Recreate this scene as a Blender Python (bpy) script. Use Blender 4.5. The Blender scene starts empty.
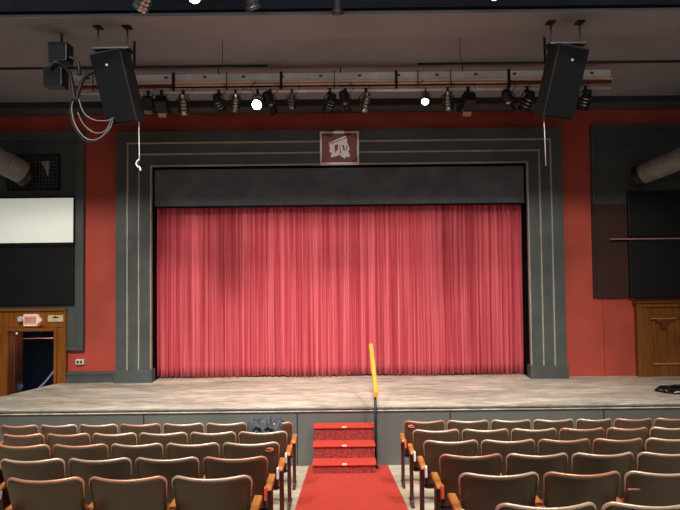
import bpy, math, random
from mathutils import Vector, Matrix, Euler
R = math.radians
random.seed(7)
SC = bpy.context.scene
COL = SC.collection

# ------------------------------------------------------------------ camera
cam_d = bpy.data.cameras.new('camera')
cam_d.sensor_width = 36.0
cam_d.lens = 500 * 36.0 / 680
cam = bpy.data.objects.new('camera', cam_d)
COL.objects.link(cam)
cam.matrix_world = Matrix.Translation((0, 0, 3.12)) @ Matrix.Rotation(R(90 + 1.6), 4, 'X') @ Matrix.Rotation(R(-0.62), 4, 'Z')
cam_d.clip_end = 60
SC.camera = cam

# ------------------------------------------------------------------ view
SC.view_settings.view_transform = 'Standard'
SC.view_settings.look = 'None'
SC.view_settings.gamma = 1
SC.view_settings.use_curve_mapping = False
SC.view_settings.exposure = 0.0

# ------------------------------------------------------------------ world (dim even ambient fill, added)
w = bpy.data.worlds.new('world'); SC.world = w; w.use_nodes = True
w.node_tree.nodes['Background'].inputs[0].default_value = (0.9, 0.88, 0.92, 1)
w.node_tree.nodes['Background'].inputs[1].default_value = 0.05

# ------------------------------------------------------------------ main lights
def spot(name, loc, target, energy, angle, blend=0.5, size=0.3, color=(1, 0.93, 0.86)):
    d = bpy.data.lights.new(name, 'SPOT'); d.energy = energy; d.spot_size = R(angle); d.spot_blend = blend
    d.shadow_soft_size = size; d.color = color
    o = bpy.data.objects.new(name, d); COL.objects.link(o); o.location = loc
    o.rotation_euler = (Vector(target) - Vector(loc)).to_track_quat('-Z', 'Y').to_euler()
    return o
# front-of-house stage wash from the high house ceiling, cut by the ceiling beam
for x, tx, e in ((-4.0, -3.7, 1.2), (0.0, 0.0, 1.0), (4.0, 3.0, 0.85)):
    spot('stage_wash_light', (x, 0.5, 9.48), (tx, 9.6, 1.3), 3550 * e, 54, 0.85, 0.65, (1, 0.94, 0.86))
# house downlights above the seats
def area(name, loc, sx, sy, energy, rot=(0, 0, 0), color=(1, 0.93, 0.86)):
    d = bpy.data.lights.new(name, 'AREA'); d.shape = 'RECTANGLE'; d.size = sx; d.size_y = sy; d.energy = energy; d.color = color
    o = bpy.data.objects.new(name, d); COL.objects.link(o); o.location = loc; o.rotation_euler = rot
    return o
for x in (-3.2, 0.0, 3.2):
    spot('house_downlight', (x, 2.6, 9.4), (x * 1.15, 4.6, 1.0), 1650, 72, 0.8, 0.25, (1, 0.92, 0.82))
# work lights on the lighting batten, washing the curtain and the stage floor
for x in (-2.5, -0.75, 0.9, 2.7):
    spot('batten_light', (x, 8.12, 5.66), (x * 1.05, 9.2, 0.9), 110, 75, 1.0, 0.12, (1, 0.9, 0.85))

# dim neutral fill added at the rear of the house, lifting ceiling and seat backs
area('rear_fill_light', (0, -2.6, 5.4), 5.0, 1.2, 90, (R(97), 0, 0), (0.92, 0.95, 1.0))
# narrow spot added to brighten the emblem sign, with no fixture behind it
spot('sign_fill_spot', (0.0, -1.5, 5.15), (0.012, 9.8, 5.50), 800, 4.3, 0.35, 0.03, (1, 0.96, 0.93))

# ------------------------------------------------------------------ materials
def new_mat(name):
    m = bpy.data.materials.new(name); m.use_nodes = True
    return m, m.node_tree, m.node_tree.nodes['Principled BSDF']

def mat(name, col, rough=0.6, metal=0.0, var=0.12, scale=6.0, stretch=(1, 1, 1), bump=0.0, bscale=60.0, spec=0.5, sheen=0.0, col2=None, detail=4):
    m, nt, b = new_mat(name)
    N, K = nt.nodes, nt.links
    tc = N.new('ShaderNodeTexCoord'); mp = N.new('ShaderNodeMapping'); mp.inputs['Scale'].default_value = stretch
    K.new(tc.outputs['Object'], mp.inputs[0])
    n = N.new('ShaderNodeTexNoise'); n.inputs['Scale'].default_value = scale; n.inputs['Detail'].default_value = detail
    K.new(mp.outputs[0], n.inputs['Vector'])
    r = N.new('ShaderNodeValToRGB')
    r.color_ramp.elements[0].position = 0.3; r.color_ramp.elements[1].position = 0.7
    c2 = col2 if col2 else tuple(c * (1 - 2 * var) for c in col)
    r.color_ramp.elements[0].color = (*c2, 1)
    r.color_ramp.elements[1].color = (*[min(1, c * (1 + (0 if col2 else var))) for c in col], 1)
    K.new(n.outputs['Fac'], r.inputs[0]); K.new(r.outputs[0], b.inputs['Base Color'])
    b.inputs['Roughness'].default_value = rough; b.inputs['Metallic'].default_value = metal
    b.inputs['Specular IOR Level'].default_value = spec
    if sheen:
        b.inputs['Sheen Weight'].default_value = sheen; b.inputs['Sheen Roughness'].default_value = 0.4
        b.inputs['Sheen Tint'].default_value = (1, 0.55, 0.55, 1)
    if bump:
        n2 = N.new('ShaderNodeTexNoise'); n2.inputs['Scale'].default_value = bscale; n2.inputs['Detail'].default_value = 3
        K.new(mp.outputs[0], n2.inputs['Vector'])
        bp = N.new('ShaderNodeBump'); bp.inputs['Strength'].default_value = bump; bp.inputs['Distance'].default_value = 0.01
        K.new(n2.outputs['Fac'], bp.inputs['Height']); K.new(bp.outputs[0], b.inputs['Normal'])
    return m

def emis(name, col, strength):
    m, nt, b = new_mat(name)
    b.inputs['Base Color'].default_value = (*col, 1)
    b.inputs['Emission Color'].default_value = (*col, 1); b.inputs['Emission Strength'].default_value = strength
    return m

M = {}
M['red_wall'] = mat('red_wall_paint', (0.49, 0.074, 0.046), 0.75, var=0.10, scale=1.3, bump=0.1, bscale=25)
M['grey_paint'] = mat('slate_grey_paint', (0.082, 0.092, 0.090), 0.6, var=0.10, scale=3)
M['grey_panel'] = mat('dark_slate_panel', (0.060, 0.068, 0.066), 0.65, var=0.12, scale=3)
M['bead'] = mat('pale_bead_paint', (0.42, 0.40, 0.34), 0.5, var=0.1)
M['ceiling'] = mat('mauve_grey_ceiling', (0.27, 0.285, 0.33), 0.85, var=0.06, scale=1.2)
M['soffit'] = mat('taupe_soffit', (0.29, 0.31, 0.345), 0.85, var=0.06, scale=1.2)
M['black_paint'] = mat('black_ceiling_paint', (0.006, 0.007, 0.011), 0.9, var=0.1, spec=0.05)
M['beam'] = mat('blue_black_beam', (0.035, 0.038, 0.05), 0.7)
M['stage_front'] = mat('grey_stage_front', (0.105, 0.112, 0.108), 0.55, var=0.06, scale=1.2, bump=0.05)
M['lip'] = mat('stage_lip', (0.17, 0.17, 0.16), 0.55)
M['dark_gap'] = mat('dark_joint', (0.02, 0.02, 0.02), 0.8)
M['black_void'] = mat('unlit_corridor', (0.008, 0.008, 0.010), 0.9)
M['house'] = mat('house_wall_paint', (0.10, 0.10, 0.11), 0.85)
M['valance'] = mat('charcoal_valance_cloth', (0.13, 0.14, 0.155), 0.95, var=0.15, scale=2, bump=0.15, bscale=90)
M['concrete'] = mat('pale_concrete', (0.50, 0.45, 0.33), 0.75, var=0.14, scale=5, bump=0.08)
M['carpet'] = mat('red_carpet', (0.50, 0.040, 0.024), 0.95, var=0.08, scale=30, bump=0.5, bscale=220)
M['riser'] = mat('speckled_maroon_carpet', (0.40, 0.045, 0.035), 0.95, scale=45, bump=0.4, bscale=200, col2=(0.10, 0.012, 0.012))
M['tape'] = mat('cream_tape', (0.75, 0.6, 0.5), 0.5)
M['wood'] = mat('orange_varnished_wood', (0.36, 0.125, 0.018), 0.38, scale=4, stretch=(6, 6, 0.5), col2=(0.22, 0.065, 0.010), detail=6)
M['wood_dark'] = mat('brown_varnished_wood', (0.16, 0.05, 0.016), 0.4, scale=4, stretch=(6, 6, 0.5), var=0.2)
M['wood_panel'] = mat('amber_panel_wood', (0.27, 0.095, 0.018), 0.4, scale=4, stretch=(6, 6, 0.5), col2=(0.15, 0.05, 0.010), detail=6)
M['arm_wood'] = mat('armrest_maple', (0.62, 0.24, 0.060), 0.35, scale=6, stretch=(6, 0.6, 6), col2=(0.42, 0.15, 0.035))
M['yellow_wood'] = mat('yellow_rail_wood', (0.80, 0.42, 0.035), 0.4, scale=9, stretch=(4, 1, 1), col2=(0.60, 0.27, 0.02))
M['black_metal'] = mat('black_metal', (0.010, 0.010, 0.012), 0.45, 0.0, spec=0.35)
M['black_cloth'] = mat('black_grille_cloth', (0.006, 0.007, 0.009), 0.85, bump=0.2, bscale=180, spec=0.15)
M['cabinet'] = mat('dark_grey_cabinet', (0.022, 0.024, 0.025), 0.6, spec=0.3)
M['silver'] = mat('brushed_aluminium', (0.42, 0.41, 0.39), 0.2, 0.95)
M['peach'] = mat('peach_lit_flap', (0.62, 0.36, 0.26), 0.5, 0.0)  # lamp glow reflected on the lower flap, painted as its colour
M['raceway'] = mat('pale_grey_raceway', (0.88, 0.86, 0.80), 0.55, var=0.12, scale=3)
M['raceway_lip'] = mat('salmon_raceway_lip', (0.90, 0.60, 0.45), 0.5, var=0.05)
M['pipe_white'] = mat('pale_steel_pipe', (0.92, 0.88, 0.82), 0.35, 0.0)
M['duct'] = mat('grey_duct_paint', (0.23, 0.23, 0.205), 0.55)
M['duct_light'] = mat('pale_duct_collar', (0.34, 0.34, 0.31), 0.5)
M['screen'] = mat('white_screen_glow', (0.86, 0.87, 0.80), 0.6, var=0.02)
M['screen_off'] = mat('black_screen', (0.006, 0.006, 0.007), 0.5)
M['cream'] = mat('cream_sign_paint', (0.86, 0.80, 0.72), 0.5, var=0.03)
M['maroon'] = mat('maroon_sign_paint', (0.20, 0.022, 0.022), 0.5)
M['dark_maroon'] = mat('maroon_black_panel', (0.045, 0.012, 0.010), 0.7, scale=1.5, var=0.2)
M['pinkrail'] = mat('pale_pink_rail', (0.38, 0.22, 0.19), 0.5)
M['seat_back'] = mat('brown_seat_shell', (0.080, 0.050, 0.028), 0.42, var=0.12, scale=3, bump=0.05, bscale=200)
M['velvet'] = mat('maroon_seat_cushion', (0.16, 0.015, 0.015), 0.9, sheen=0.3)
M['trim'] = mat('cream_edge_highlight', (0.78, 0.56, 0.43), 0.32, 0.35, var=0.1, scale=3)  # bright reflection along the seat-back rim, painted as a cream colour
M['trim_orange'] = mat('salmon_edge_highlight', (0.72, 0.34, 0.22), 0.32, 0.35, var=0.1, scale=3)  # salmon version of the painted rim reflection
M['iron'] = mat('maroon_cast_iron', (0.050, 0.008, 0.008), 0.5, 0.0)
M['white_plastic'] = mat('white_plastic', (0.80, 0.80, 0.80), 0.4)
M['red_plastic'] = mat('salmon_plastic', (0.80, 0.13, 0.06), 0.4)
M['plaque'] = mat('salmon_oval_plaque', (0.80, 0.24, 0.16), 0.4)
M['plaque_mark'] = mat('dark_red_mark', (0.22, 0.03, 0.03), 0.5)
M['denim'] = mat('charcoal_jacket_cloth', (0.075, 0.080, 0.098), 0.9, var=0.3, scale=18, bump=0.4, bscale=50)
M['cable'] = mat('black_rubber_cable', (0.008, 0.008, 0.009), 0.6, spec=0.3)
M['cable_grey'] = mat('grey_cable', (0.14, 0.13, 0.13), 0.45)
M['cord'] = mat('white_cord', (0.78, 0.72, 0.70), 0.7)
M['steel_rail'] = mat('grey_steel_rail', (0.70, 0.71, 0.72), 0.35, 0.4)
M['exit_face'] = mat('exit_white', (0.85, 0.68, 0.60), 0.4)
M['exit_red'] = emis('exit_letter_red', (0.80, 0.03, 0.01), 0.35)
M['notice'] = mat('cream_notice', (0.74, 0.62, 0.36), 0.5)
M['lamp_on'] = emis('lit_lamp_lens', (1.0, 0.97, 0.95), 22)
M['lens'] = mat('dark_glass_lens', (0.08, 0.08, 0.09), 0.15, 0.0)

b_ = M['screen'].node_tree.nodes['Principled BSDF']; b_.inputs['Emission Color'].default_value = (0.95, 1.0, 0.86, 1); b_.inputs['Emission Strength'].default_value = 0.30  # slight glow added to lift the screen's white
b_ = M['exit_face'].node_tree.nodes['Principled BSDF']; b_.inputs['Emission Color'].default_value = (1, 0.72, 0.62, 1); b_.inputs['Emission Strength'].default_value = 0.30
# velvet curtain: lit fold crests painted into the cloth colour as paler streaks
def curtain_mat():
    m, nt, b = new_mat('crimson_curtain_velvet'); N, K = nt.nodes, nt.links
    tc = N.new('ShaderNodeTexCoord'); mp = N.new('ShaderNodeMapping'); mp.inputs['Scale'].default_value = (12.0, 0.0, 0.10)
    K.new(tc.outputs['Object'], mp.inputs[0])
    n = N.new('ShaderNodeTexNoise'); n.inputs['Scale'].default_value = 1.6; n.inputs['Detail'].default_value = 5; n.inputs['Roughness'].default_value = 0.65
    K.new(mp.outputs[0], n.inputs['Vector'])
    r = N.new('ShaderNodeValToRGB'); e = r.color_ramp.elements
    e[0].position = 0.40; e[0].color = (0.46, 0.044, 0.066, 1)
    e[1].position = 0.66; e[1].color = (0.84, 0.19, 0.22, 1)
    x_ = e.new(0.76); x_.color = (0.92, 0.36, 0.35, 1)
    K.new(n.outputs['Fac'], r.inputs[0]); K.new(r.outputs[0], b.inputs['Base Color'])
    b.inputs['Roughness'].default_value = 0.9; b.inputs['Specular IOR Level'].default_value = 0.15
    b.inputs['Sheen Weight'].default_value = 0.25; b.inputs['Sheen Tint'].default_value = (1, 0.5, 0.55, 1)
    return m
M['curtain'] = curtain_mat()

def stage_mat():
    m, nt, b = new_mat('scuffed_stage_floor'); N, K = nt.nodes, nt.links
    tc = N.new('ShaderNodeTexCoord')
    def noise(sc, st, det=6, rough=0.6):
        mp = N.new('ShaderNodeMapping'); mp.inputs['Scale'].default_value = st; mp.inputs['Rotation'].default_value = (0, 0, 0.12)
        K.new(tc.outputs['Object'], mp.inputs[0])
        n = N.new('ShaderNodeTexNoise'); n.inputs['Scale'].default_value = sc; n.inputs['Detail'].default_value = det; n.inputs['Roughness'].default_value = rough
        K.new(mp.outputs[0], n.inputs['Vector']); return n
    n1 = noise(1.6, (0.5, 2.4, 1)); n2 = noise(3.5, (0.9, 7, 1), 8, 0.75)
    r1 = N.new('ShaderNodeValToRGB'); e = r1.color_ramp.elements
    e[0].position = 0.33; e[0].color = (0.36, 0.33, 0.28, 1); e[1].position = 0.62; e[1].color = (0.72, 0.66, 0.545, 1)
    r2 = N.new('ShaderNodeValToRGB'); e = r2.color_ramp.elements
    e[0].position = 0.40; e[0].color = (0.58, 0.58, 0.58, 1); e[1].position = 0.60; e[1].color = (1.12, 1.1, 1.08, 1)
    K.new(n1.outputs['Fac'], r1.inputs[0]); K.new(n2.outputs['Fac'], r2.inputs[0])
    mx = N.new('ShaderNodeMix'); mx.data_type = 'RGBA'; mx.blend_type = 'MULTIPLY'; mx.inputs[0].default_value = 1
    K.new(r1.outputs[0], mx.inputs[6]); K.new(r2.outputs[0], mx.inputs[7])
    K.new(mx.outputs[2], b.inputs['Base Color']); b.inputs['Roughness'].default_value = 0.55
    return m
M['stage'] = stage_mat()

# ------------------------------------------------------------------ mesh helpers
class MB:
    def __init__(s): s.v = []; s.f = []
    def add(s, vs, fs):
        o = len(s.v); s.v += [tuple(v) for v in vs]; s.f += [tuple(i + o for i in f) for f in fs]; return s
    def box(s, x0, x1, y0, y1, z0, z1, mtx=None):
        vs = [Vector(p) for p in ((x0,y0,z0),(x1,y0,z0),(x1,y1,z0),(x0,y1,z0),(x0,y0,z1),(x1,y0,z1),(x1,y1,z1),(x0,y1,z1))]
        if mtx: vs = [mtx @ v for v in vs]
        return s.add(vs, [(0,3,2,1),(4,5,6,7),(0,1,5,4),(1,2,6,5),(2,3,7,6),(3,0,4,7)])
    def tube(s, pts, r, n=10, closed=False, cap=True):
        pts = [Vector(p) for p in pts]; m = len(pts)
        rs = r if isinstance(r, (list, tuple)) else [r] * m
        up = None; rings = []
        for i, p in enumerate(pts):
            a = pts[(i - 1) % m] if (closed or i) else pts[0]; b = pts[(i + 1) % m] if (closed or i < m - 1) else pts[-1]
            t = (b - a).normalized()
            if up is None:
                up = Vector((0, 0, 1)) if abs(t.z) < 0.9 else Vector((0, 1, 0))
            u = (up - t * up.dot(t)).normalized(); up = u; w_ = t.cross(u)
            rings.append([p + (u * math.cos(2*math.pi*k/n) + w_ * math.sin(2*math.pi*k/n)) * rs[i] for k in range(n)])
        vs = [v for ring in rings for v in ring]; fs = []
        for i in range(m if closed else m - 1):
            j = (i + 1) % m
            for k in range(n):
                fs.append((i*n+k, j*n+k, j*n+(k+1)%n, i*n+(k+1)%n))
        if cap and not closed:
            fs.append(tuple(range(n))); fs.append(tuple((m-1)*n + k for k in reversed(range(n))))
        return s.add(vs, fs)
    def prism(s, poly, y0, y1, axis='Y', mtx=None):   # polygon in XZ extruded along Y  (axis 'Z': polygon in XY; 'X': polygon in YZ)
        n = len(poly)
        def mk(a, b, c):
            v = Vector((a, c, b)) if axis == 'Y' else (Vector((a, b, c)) if axis == 'Z' else Vector((c, a, b)))
            return mtx @ v if mtx else v
        vs = [mk(a, b, y0) for a, b in poly] + [mk(a, b, y1) for a, b in poly]
        fs = [tuple(range(n)), tuple(reversed(range(n, 2*n)))] + [(i, i+n, (i+1)%n+n, (i+1)%n) for i in range(n)]
        return s.add(vs, fs)
    def build(s, name, m, parent=None, bevel=0, smooth=False, subs=0):
        me = bpy.data.meshes.new(name); s.v = [tuple(float(c) for c in v) for v in s.v]; me.from_pydata(s.v, [], s.f); me.validate()
        import bmesh
        bm = bmesh.new(); bm.from_mesh(me); bmesh.ops.recalc_face_normals(bm, faces=bm.faces); bm.to_mesh(me); bm.free()
        me.materials.append(m)
        o = bpy.data.objects.new(name, me); COL.objects.link(o)
        if parent is not None: o.parent = parent
        if smooth:
            for p in me.polygons: p.use_smooth = True
        if bevel:
            b = o.modifiers.new('bevel', 'BEVEL'); b.width = bevel; b.segments = 2; b.limit_method = 'ANGLE'; b.angle_limit = R(40)
        if subs:
            b = o.modifiers.new('subd', 'SUBSURF'); b.levels = subs; b.render_levels = subs
        return o
def tag(o, label=None, cat=None, group=None, kind=None):
    if label: o['label'] = label
    if cat: o['category'] = cat
    if group: o['group'] = group
    if kind: o['kind'] = kind
    return o
def empty(name, loc=(0, 0, 0), rot=(0, 0, 0)):
    o = bpy.data.objects.new(name, None); COL.objects.link(o); o.location = loc; o.rotation_euler = rot; o.empty_display_size = 0.1
    return o
def struct(o, label=None): 
    o['kind'] = 'structure'
    if label: o['label'] = label
    return o
def copy_tree(o, parent=None):
    c = o.copy(); COL.objects.link(c)
    if parent is not None: c.parent = parent
    for ch in KIDS.get(o.name, []):
        copy_tree(ch, c)
    return c
KIDS = {}
def scan(o):
    ks = [c for c in bpy.data.objects if c.parent == o]; KIDS[o.name] = ks
    for k in ks: scan(k)
def smooth_pts(ctrl, n=8):
    P = [Vector(p) for p in ctrl]; out = []
    for i in range(len(P) - 1):
        p0 = P[max(i-1, 0)]; p1 = P[i]; p2 = P[i+1]; p3 = P[min(i+2, len(P)-1)]
        for k in range(n):
            t = k / n
            out.append(0.5 * ((2*p1) + (p2-p0)*t + (2*p0-5*p1+4*p2-p3)*t*t + (3*p1-p0-3*p2+p3)*t**3))
    out.append(P[-1]); return out

# ================================================================== STRUCTURE
SL = 0.19                       # floor slope, rising away from the stage
def fz(y): return SL * (8 - y) if y < 8 else 0.0
XW = 8.2
struct(MB().prism([(-3.0, fz(-3) - .2), (8.0, -.2), (10.9, -.2), (12.4, -.2), (12.4, 0), (8.0, 0), (-3.0, fz(-3))], -XW, XW, 'X').build('floor', M['concrete']))
# stage platform: slanting left edge leaves a well by the exit door
poly = [(-6.37, 8.0), (8.2, 8.0), (8.2, 11.9), (-5.53, 11.9), (-5.53, 9.96)]
struct(MB().prism(poly, 0.86, 0.935, 'Z').build('stage_deck', M['stage']))
poly = [(-6.35, 8.03), (8.2, 8.03), (8.2, 9.98), (-5.55, 9.98), (-5.55, 9.9)]
struct(MB().prism(poly, 0.0, 0.86, 'Z').build('stage_front', M['stage_front']))
mb = MB(); mb.box(-6.37, 8.2, 7.992, 8.03, 0.898, 0.920)
struct(mb.build('trim_1', M['lip']))
struct(MB().box(-6.37, 8.2, 8.0, 8.028, 0.880, 0.898).build('trim_2', M['dark_gap']))
mb = MB()
for x in (-5.59, -3.15, -0.71, 1.73, 4.17): mb.box(x - .006, x + .006, 8.012, 8.032, 0.02, 0.85)
struct(mb.build('trim_3', M['dark_gap']))

# red front wall around the proscenium opening and the left door opening
mb = MB()
mb.box(-8.2, -6.57, 10.0, 10.05, 0, 6.5)
mb.box(-6.57, -5.655, 10.0, 10.05, 1.96, 6.5)
mb.box(-5.655, -3.75, 10.0, 10.3, 0, 6.5)
mb.box(3.75, 8.2, 10.0, 10.3, 0, 6.5)
mb.box(-3.75, 3.75, 10.0, 10.3, 5.2, 6.5)
struct(mb.build('wall_front', M['red_wall']))
struct(MB().box(-8.4, -8.2, -3, 12.4, -.2, 9.8).build('wall_left', M['house']))
struct(MB().box(8.2, 8.4, -3, 12.4, -.2, 9.8).build('wall_right', M['house']))
mb = MB(); mb.box(-8.2, 8.2, 12.2, 12.4, 0, 6.7)
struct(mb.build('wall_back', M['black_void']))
# ceilings
struct(MB().box(-8.2, 8.2, 6.2, 6.87, 6.32, 6.9).build('ceiling_beam', M['soffit']))
struct(MB().box(-8.2, 8.2, 6.87, 12.4, 6.42, 6.9).build('ceiling', M['ceiling']))
struct(MB().box(-8.2, 8.2, 6.12, 6.2, 6.36, 9.8).build('ceiling_fascia', M['black_paint']))
struct(MB().box(-8.2, 8.2, -3, 6.2, 9.7, 9.9).build('ceiling_house', M['black_paint']))
mb = MB(); mb.box(-8.2, 8.2, 9.62, 10.0, 6.30, 6.42)
struct(mb.build('trim_4', M['beam']))
struct(MB().box(-8.2, 8.2, 9.60, 10.0, 6.262, 6.30).build('trim_5', M['grey_paint']))
# wall line on the right, where two boards meet
# proscenium surround: three stepped bands with pale beads between
def frame_band(x0, x1, z1, th, y, m, name, zb=1.18):
    """band of the portal: from half-width x0 (inner) to x1 (outer), outer top z1"""
    mb = MB(); d = x1 - x0
    mb.box(-x1, -x0, y, 10.02, zb, z1); mb.box(x0, x1, y, 10.02, zb, z1); mb.box(-x0, x0, y, 10.02, z1 - d, z1)
    return struct(mb.build(name, m))
frame_band(4.20, 4.42, 5.885, 0, 9.84, M['grey_paint'], 'proscenium_band')
frame_band(4.175, 4.20, 5.665, 0, 9.83, M['bead'], 'proscenium_bead')
frame_band(3.985, 4.175, 5.64, 0, 9.865, M['grey_paint'], 'proscenium_band')
frame_band(3.96, 3.985, 5.45, 0, 9.855, M['bead'], 'proscenium_bead')
frame_band(3.75, 3.96, 5.425, 0, 9.89, M['grey_paint'], 'proscenium_band')
frame_band(3.735, 3.757, 5.222, 0, 9.88, M['bead'], 'proscenium_bead')
mb = MB()
for s in (-1, 1):
    a, b = sorted((s * 3.70, s * 4.45)); mb.box(a, b, 9.82, 10.02, 0.92, 1.19)
struct(mb.build('proscenium_plinth', M['grey_paint'], bevel=0.012))
mb = MB()      # dark reveal behind the bands
mb.box(-3.76, -3.73, 9.95, 10.6, 0.92, 5.2); mb.box(3.73, 3.76, 9.95, 10.6, 0.92, 5.2); mb.box(-3.76, 3.76, 9.95, 10.6, 5.17, 5.2)
struct(mb.build('proscenium_reveal', M['black_paint']))
# side bays: dark recessed panel with stepped moulding
def mould(x0, x1, z0, z1, name, m, outer='R', t=0.12):
    pass
struct(MB().box(-8.2, -5.24, 9.95, 10.0, 1.94, 5.84).build('bay_panel_left', M['grey_panel']))
mb = MB()
mb.box(-5.19, -5.09, 9.90, 10.0, 1.57, 5.93); mb.box(-5.26, -5.19, 9.92, 10.0, 1.66, 5.86)
mb.box(-8.2, -5.19, 9.90, 10.0, 5.83, 5.93); mb.box(-8.2, -5.26, 9.92, 10.0, 5.78, 5.83)
mb.box(-5.44, -5.19, 9.90, 10.0, 1.57, 1.66); mb.box(-5.44, -5.26, 9.92, 10.0, 1.66, 1.72)
struct(mb.build('bay_moulding_left', M['grey_paint'], bevel=0.008))
struct(MB().box(-5.44, -5.24, 9.94, 10.0, 1.60, 2.40).build('bay_panel_left', M['grey_paint']))
# right bay
struct(MB().box(5.10, 8.2, 9.95, 10.0, 4.35, 5.85).build('bay_panel_right', M['grey_panel']))
struct(MB().box(5.10, 8.2, 9.955, 10.0, 2.48, 4.35).build('bay_panel_right', M['dark_maroon']))
mb = MB(); mb.box(5.04, 8.2, 9.90, 10.0, 5.85, 5.95); mb.box(5.10, 8.2, 9.93, 10.0, 5.52, 5.56); mb.box(5.04, 5.10, 9.90, 10.0, 4.35, 5.85)
mb.box(5.10, 8.2, 9.94, 10.0, 5.24, 5.28)
struct(mb.build('bay_moulding_right', M['grey_panel'], bevel=0.008))
MB().box(5.04, 5.10, 9.97, 10.0, 2.48, 4.35).build('bay_moulding_right', M['dark_maroon'])['kind'] = 'structure'
mb = MB(); mb.box(5.23, 5.26, 9.975, 10.0, 0.92, 2.48)
struct(mb.build('bay_strip_right', M['red_wall'], bevel=0.006))
# baseboard left of the portal
mb = MB(); mb.box(-5.44, -4.45, 9.90, 10.0, 0.92, 1.03); mb.box(-5.44, -4.45, 9.93, 10.0, 1.03, 1.09); mb.box(-5.44, -4.45, 9.91, 10.0, 1.09, 1.14)
struct(mb.build('baseboard_left', M['grey_paint'], bevel=0.006))
# left door: casing, jamb, corridor
mb = MB()
mb.box(-7.0, -6.66, 9.91, 10.0, 0, 2.36); mb.box(-6.66, -5.44, 9.91, 10.0, 2.03, 2.36); mb.box(-5.60, -5.44, 9.91, 10.0, 0, 2.02)
casing = struct(mb.build('door_1', M['wood'], bevel=0.006))
mb = MB()
mb.box(-6.66, -6.57, 9.88, 10.0, 0, 1.96); mb.box(-6.66, -5.60, 9.88, 10.0, 1.96, 2.03); mb.box(-5.655, -5.60, 9.88, 10.0, 0, 1.96)
mb.box(-7.0, -5.42, 9.86, 9.93, 2.36, 2.40); mb.box(-5.46, -5.42, 9.88, 9.93, 0, 2.36)
c = mb.build('door_architrave', M['wood'], casing, bevel=0.006)
LM = Matrix.Translation((-6.57, 10.06, 0)) @ Matrix.Rotation(R(20.5), 4, 'Z')
mb = MB(); mb.box(0, .035, 0, .66, .02, 1.92, LM); mb.box(.035, .045, .08, .58, .3, .9, LM); mb.box(.035, .045, .08, .58, 1.05, 1.8, LM)
c = mb.build('door_leaf', M['wood_dark'], casing, bevel=0.004)
MB().box(-6.575, -6.553, 9.90, 10.06, 0, 1.96).build('door_jamb', M['wood_dark'], casing)
MB().tube([(-6.57, 10.14, 1.89), (-6.54, 10.13, 1.89)], 0.022, 12).build('door_catch', M['white_plastic'], casing)
MB().box(-6.5, -5.78, 10.25, 10.27, 1.76, 1.777).build('closer_arm', M['raceway_lip'], casing)
MB().box(-5.74, -5.66, 10.22, 10.29, 1.72, 1.82).build('door_closer', M['notice'], casing, bevel=0.01)
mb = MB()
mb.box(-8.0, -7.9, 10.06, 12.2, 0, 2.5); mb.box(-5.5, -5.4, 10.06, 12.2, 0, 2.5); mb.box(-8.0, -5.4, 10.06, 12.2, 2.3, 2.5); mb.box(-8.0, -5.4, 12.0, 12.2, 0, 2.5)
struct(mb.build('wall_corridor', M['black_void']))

# ================================================================== THINGS ON THE PROSCENIUM WALL
# main curtain with real folds
def curtain():
    random.seed(21)
    nx, nz = 1100, 16; x0, x1, z0, z1 = -3.86, 3.86, 0.955, 4.62
    ph = [0.0]
    freq = 2 * math.pi / 0.115; f = 1.0; tgt = 1.0
    for i in range(nx):
        if i % 22 == 0: tgt = random.uniform(0.55, 1.6)
        f += (tgt - f) * 0.1
        ph.append(ph[-1] + freq * f * (x1 - x0) / nx)
    amp = []; a = 1.0; at = 1.0
    for i in range(nx + 1):
        if i % 26 == 0: at = random.uniform(0.45, 1.3)
        a += (at - a) * 0.08; amp.append(a)
    vs = []
    for k in range(nz + 1):
        t = k / nz; z = z0 + (z1 - z0) * t
        for i in range(nx + 1):
            x = x0 + (x1 - x0) * i / nx
            A = 0.036 * amp[i] * (1.05 - 0.45 * t)
            y = A * math.sin(ph[i] + 0.5 * math.sin(t * 2.1 + x)) + 0.012 * math.sin(2.7 * ph[i] + 2 * t) * (1.2 - t) + 0.02 * math.sin(x * 2.2 + 1.5 * t)
            zz = z + (0.014 * math.sin(x * 3.1) + 0.008 * math.sin(ph[i] * 0.31) if k == 0 else 0)
            vs.append((x, 10.24 + y, zz))
    fs = [(k*(nx+1)+i, k*(nx+1)+i+1, (k+1)*(nx+1)+i+1, (k+1)*(nx+1)+i) for k in range(nz) for i in range(nx)]
    m = MB().add(vs, fs); o = m.build('stage_curtain', M['curtain'], smooth=True)
    so = o.modifiers.new('thick', 'SOLIDIFY'); so.thickness = 0.004
    tag(o, 'crimson velvet stage curtain hanging closed in folds across the proscenium', 'curtain')
curtain()
# charcoal valance
mb = MB(); mb.box(-3.72, 3.72, 10.02, 10.07, 4.41, 5.16)
va = mb.build('curtain_valance', M['valance'], bevel=0.01); tag(va, 'flat charcoal valance hanging above the crimson stage curtain', 'valance')
MB().box(-3.72, 3.72, 10.015, 10.075, 4.385, 4.412).build('hem', M['black_paint'], va)

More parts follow.
